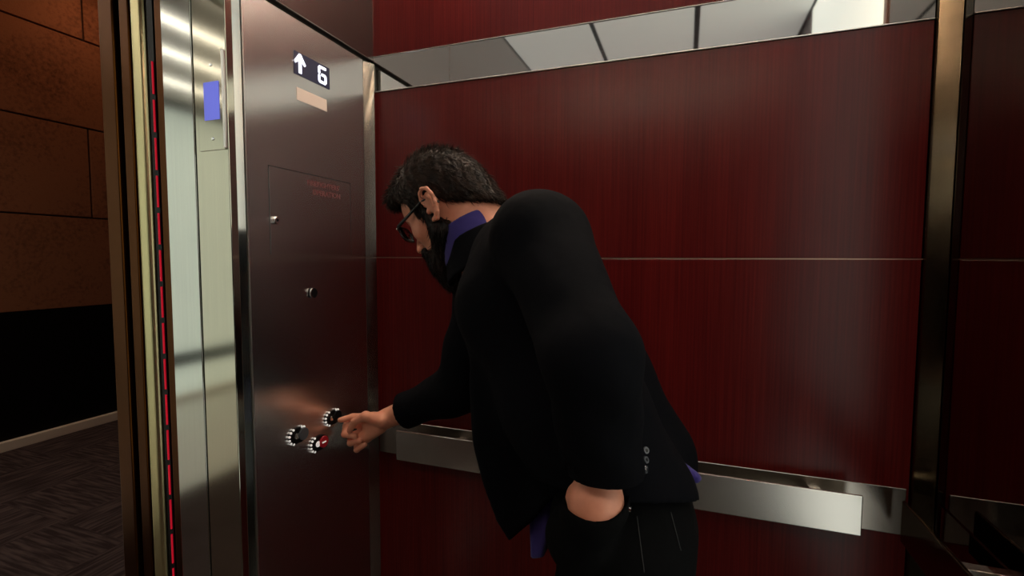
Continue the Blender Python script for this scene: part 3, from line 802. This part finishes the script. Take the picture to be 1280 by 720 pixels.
# ---- hair and beard
def strands(seeds, dirs, length, width, curl=.25, lift=.2, segs=4):
    V, Fc = [], []
    for (p, n), d in zip(seeds, dirs):
        d = nrm(d - n * (d @ n) * .8 + n * lift + rng.normal(0, .22, 3)); side = nrm(np.cross(d, n + 1e-3)); L = length * rng.uniform(.6, 1.15)
        w = width * rng.uniform(.7, 1.3); c = p - n * .002; b0 = len(V)
        bend = -n * curl
        for s in range(segs + 1):
            t = s / segs; ww = w * (1 - t) ** .7 * (1 if s else .8)
            q = c + d * L * t + bend * L * t * t
            if s == segs: V.append(q)
            else:
                for k in range(3):
                    a = k * 2 * math.pi / 3; V.append(q + side * ww * math.cos(a) + n * ww * .7 * math.sin(a))
        for s in range(segs - 1):
            for k in range(3):
                a = b0 + s * 3; Fc.append((a + k, a + (k + 1) % 3, a + 3 + (k + 1) % 3, a + 3 + k))
        a = b0 + (segs - 1) * 3
        for k in range(3): Fc.append((a + k, a + (k + 1) % 3, b0 + segs * 3))
    return V, Fc
def local(P):
    q = P - HC; return q @ HF, q @ HL, q @ HU
def hair_fn(P):
    f, l, u = local(P)
    d = union([(ell(hd(.012, 0, .046), (.101, .0815, .0985), HR), 0), (ell(hd(.088, 0, .090), (.038, .050, .026), HR), .03),
               (ell(hd(-.045, 0, .000), (.045, .062, .055), HR), .02), (cone(hd(-.052, 0, .03), hd(-.068, 0, -.035), .048, .044), .02)], P)
    # hairline: behind the ears down to the nape, over the ears, forehead in front
    line = np.interp(f, [-.14, -.08, -.045, -.028, -.012, .016, .022, .045, .050, .075, .12], [-.070, -.034, -.014, -.002, .020, .030, -.002, .000, .040, .070, .078])
    d = np.maximum(d, line - u)
    d = np.maximum(d, f - .108 - np.clip(u - .06, 0, .05) * .5)
    return d + .0022 * np.sin(f * 330 + 5 * np.sin(l * 90 + u * 40)) * np.sin(l * 260 + u * 90)
hair = organic('hair', hair_fn, HC - .17, HC + .17, .003, 'hair', man, 1)
def beard_fn(P):
    f, l, u = local(P)
    d = union([(ell(hd(.056, 0, -.088), (.050, .050, .040), HR), 0), (ell(hd(.058, 0, -.128), (.040, .040, .036), HR), .03),
               (cone(hd(.012, .058, -.048), hd(.058, .030, -.090), .024, .030), .02), (cone(hd(.012, -.058, -.048), hd(.058, -.030, -.090), .024, .030), .02),
               (cone(hd(.020, .067, .002), hd(.020, .062, -.050), .013, .019), .012), (cone(hd(.020, -.067, .002), hd(.020, -.062, -.050), .013, .019), .012),
               (cone(hd(.090, -.024, -.048), hd(.096, 0, -.043), .007, .007), .01), (cone(hd(.090, .024, -.048), hd(.096, 0, -.043), .007, .007), .01),
               (cone(hd(.090, .026, -.050), hd(.066, .034, -.085), .010, .020), .012), (cone(hd(.090, -.026, -.050), hd(.066, -.034, -.085), .010, .020), .012)], P)
    return d + .0018 * np.sin(f * 300 + u * 200 + 4 * np.sin(l * 80)) * np.sin(l * 240)
beard = organic('beard', beard_fn, HC - .20, HC + .20, .003, 'beard', man, 1)
def grow(base, n, dirfn, length, width, lift, curl, name, mat):
    me = base.data; nv = len(me.vertices); co = np.zeros(nv * 3); no = np.zeros(nv * 3)
    me.vertices.foreach_get('co', co); me.vertices.foreach_get('normal', no)
    off_ = np.array(base.matrix_parent_inverse.translation) * 0
    co = co.reshape(-1, 3) + off_; no = no.reshape(-1, 3)
    pick = rng.choice(nv, n, replace=n > nv)
    seeds = [(co[i], no[i]) for i in pick]; dirs = [dirfn(co[i], no[i]) for i in pick]
    V, Fc = strands(seeds, dirs, length, width, curl, lift)
    k0 = nv; allv = co.tolist() + [list(map(float, v)) for v in V]
    polys = [tuple(p.vertices) for p in me.polygons] + [tuple(i + k0 for i in fc) for fc in Fc]
    nm = bpy.data.meshes.new(name); nm.from_pydata(allv, [], polys); nm.update()
    nm.polygons.foreach_set('use_smooth', [True] * len(nm.polygons)); nm.materials.append(M[mat]); base.data = nm
def hdir(p, n):
    q = p - HC; f, l, u = q @ HF, q @ HL, q @ HU
    top = np.clip((u - .07) / .05, 0, 1)
    d = HU * -.9 + HF * -.45                       # sides and back fall down and back
    d = d * (1 - top) + (HF * (-.5 if f < .03 else .6) + HU * .55 + HL * .3 * np.sign(l)) * top
    return nrm(d)
grow(hair, 6500, hdir, .026, .0010, .42, .30, 'hair', 'hair')
grow(beard, 3200, lambda p, n: nrm(-HU * .9 + HF * .15 - np.array([0, 0, .4])), .018, .0009, .35, .1, 'beard', 'beard')
# eyebrows
for s in (1, -1):
    bm = bmesh.new(); tube(bm, [hd(.082, s * .046, .030), hd(.091, s * .034, .036), hd(.097, s * .014, .031)], [.0022, .0042, .003], 6)
    to_obj(bm, 'eyebrow', 'beard', man, True)

# ---- glasses
gl = bpy.data.objects.new('glasses', None); COL.objects.link(gl); gl.parent = man; gl.location = Vector(hd(.11, 0, .01)) - man.location
bpy.context.view_layer.update()
def glink(bm, name, mat):
    bmesh.ops.recalc_face_normals(bm, faces=bm.faces)
    me = bpy.data.meshes.new(name); bm.to_mesh(me); bm.free()
    me.transform(gl.matrix_world.inverted())
    for p in me.polygons: p.use_smooth = True
    me.materials.append(M[mat]); o = bpy.data.objects.new(name, me); COL.objects.link(o); o.parent = gl; return o
m, N, L, b = new_mat('clear lens'); b.inputs['Transmission Weight'].default_value = 1; b.inputs['Roughness'].default_value = 0; b.inputs['IOR'].default_value = 1.1; M['lens'] = m
for s in (1, -1):
    pts = []
    for a in np.linspace(0, 2 * math.pi, 25):
        ca, sa = math.cos(a), math.sin(a); ex = abs(ca) ** .6 * np.sign(ca) * .026; ez = abs(sa) ** .6 * np.sign(sa) * .018
        pts.append(hd(.117 - abs(s * .034 + ex) * .22, s * .034 + ex, .008 + ez))
    bm = bmesh.new(); tube(bm, pts, .0022, 6); glink(bm, 'lens_rim', 'frame')
    bm = bmesh.new(); vs = [bm.verts.new(p) for p in pts[:-1]]; c = bm.faces.new(vs)
    ex_ = bmesh.ops.extrude_face_region(bm, geom=[c]); bmesh.ops.translate(bm, verts=[v for v in ex_['geom'] if isinstance(v, bmesh.types.BMVert)], vec=Vector(HF * .0012)); glink(bm, 'lens', 'lens')
    bm = bmesh.new(); tube(bm, [hd(.104, s * .061, .016), hd(.095, s * .070, .017), hd(.05, s * .0785, .018), hd(.012, s * .0815, .022), hd(-.004, s * .0800, .018), hd(-.022, s * .082, -.004)], [.0034, .0036, .0030, .0024, .002, .002], 6); glink(bm, 'temple_arm', 'frame')
    bm = bmesh.new(); bmesh.ops.create_uvsphere(bm, u_segments=8, v_segments=6, radius=.0022, matrix=Matrix.Translation(hd(.1025, s * .0665, .016))); glink(bm, 'hinge_stud', 'chrome')
bm = bmesh.new(); tube(bm, [hd(.115, -.010, .014), hd(.119, 0, .017), hd(.115, .010, .014)], .0022, 6); glink(bm, 'bridge', 'frame')

# ------------------------------------------------------------------ world, colour
w = bpy.data.worlds.new('world'); SC.world = w; w.use_nodes = True
w.node_tree.nodes['Background'].inputs['Color'].default_value = (0, 0, 0, 1)
vs = SC.view_settings; vs.view_transform = 'Standard'; vs.look = 'None'; vs.gamma = 1; vs.exposure = 0; vs.use_curve_mapping = False
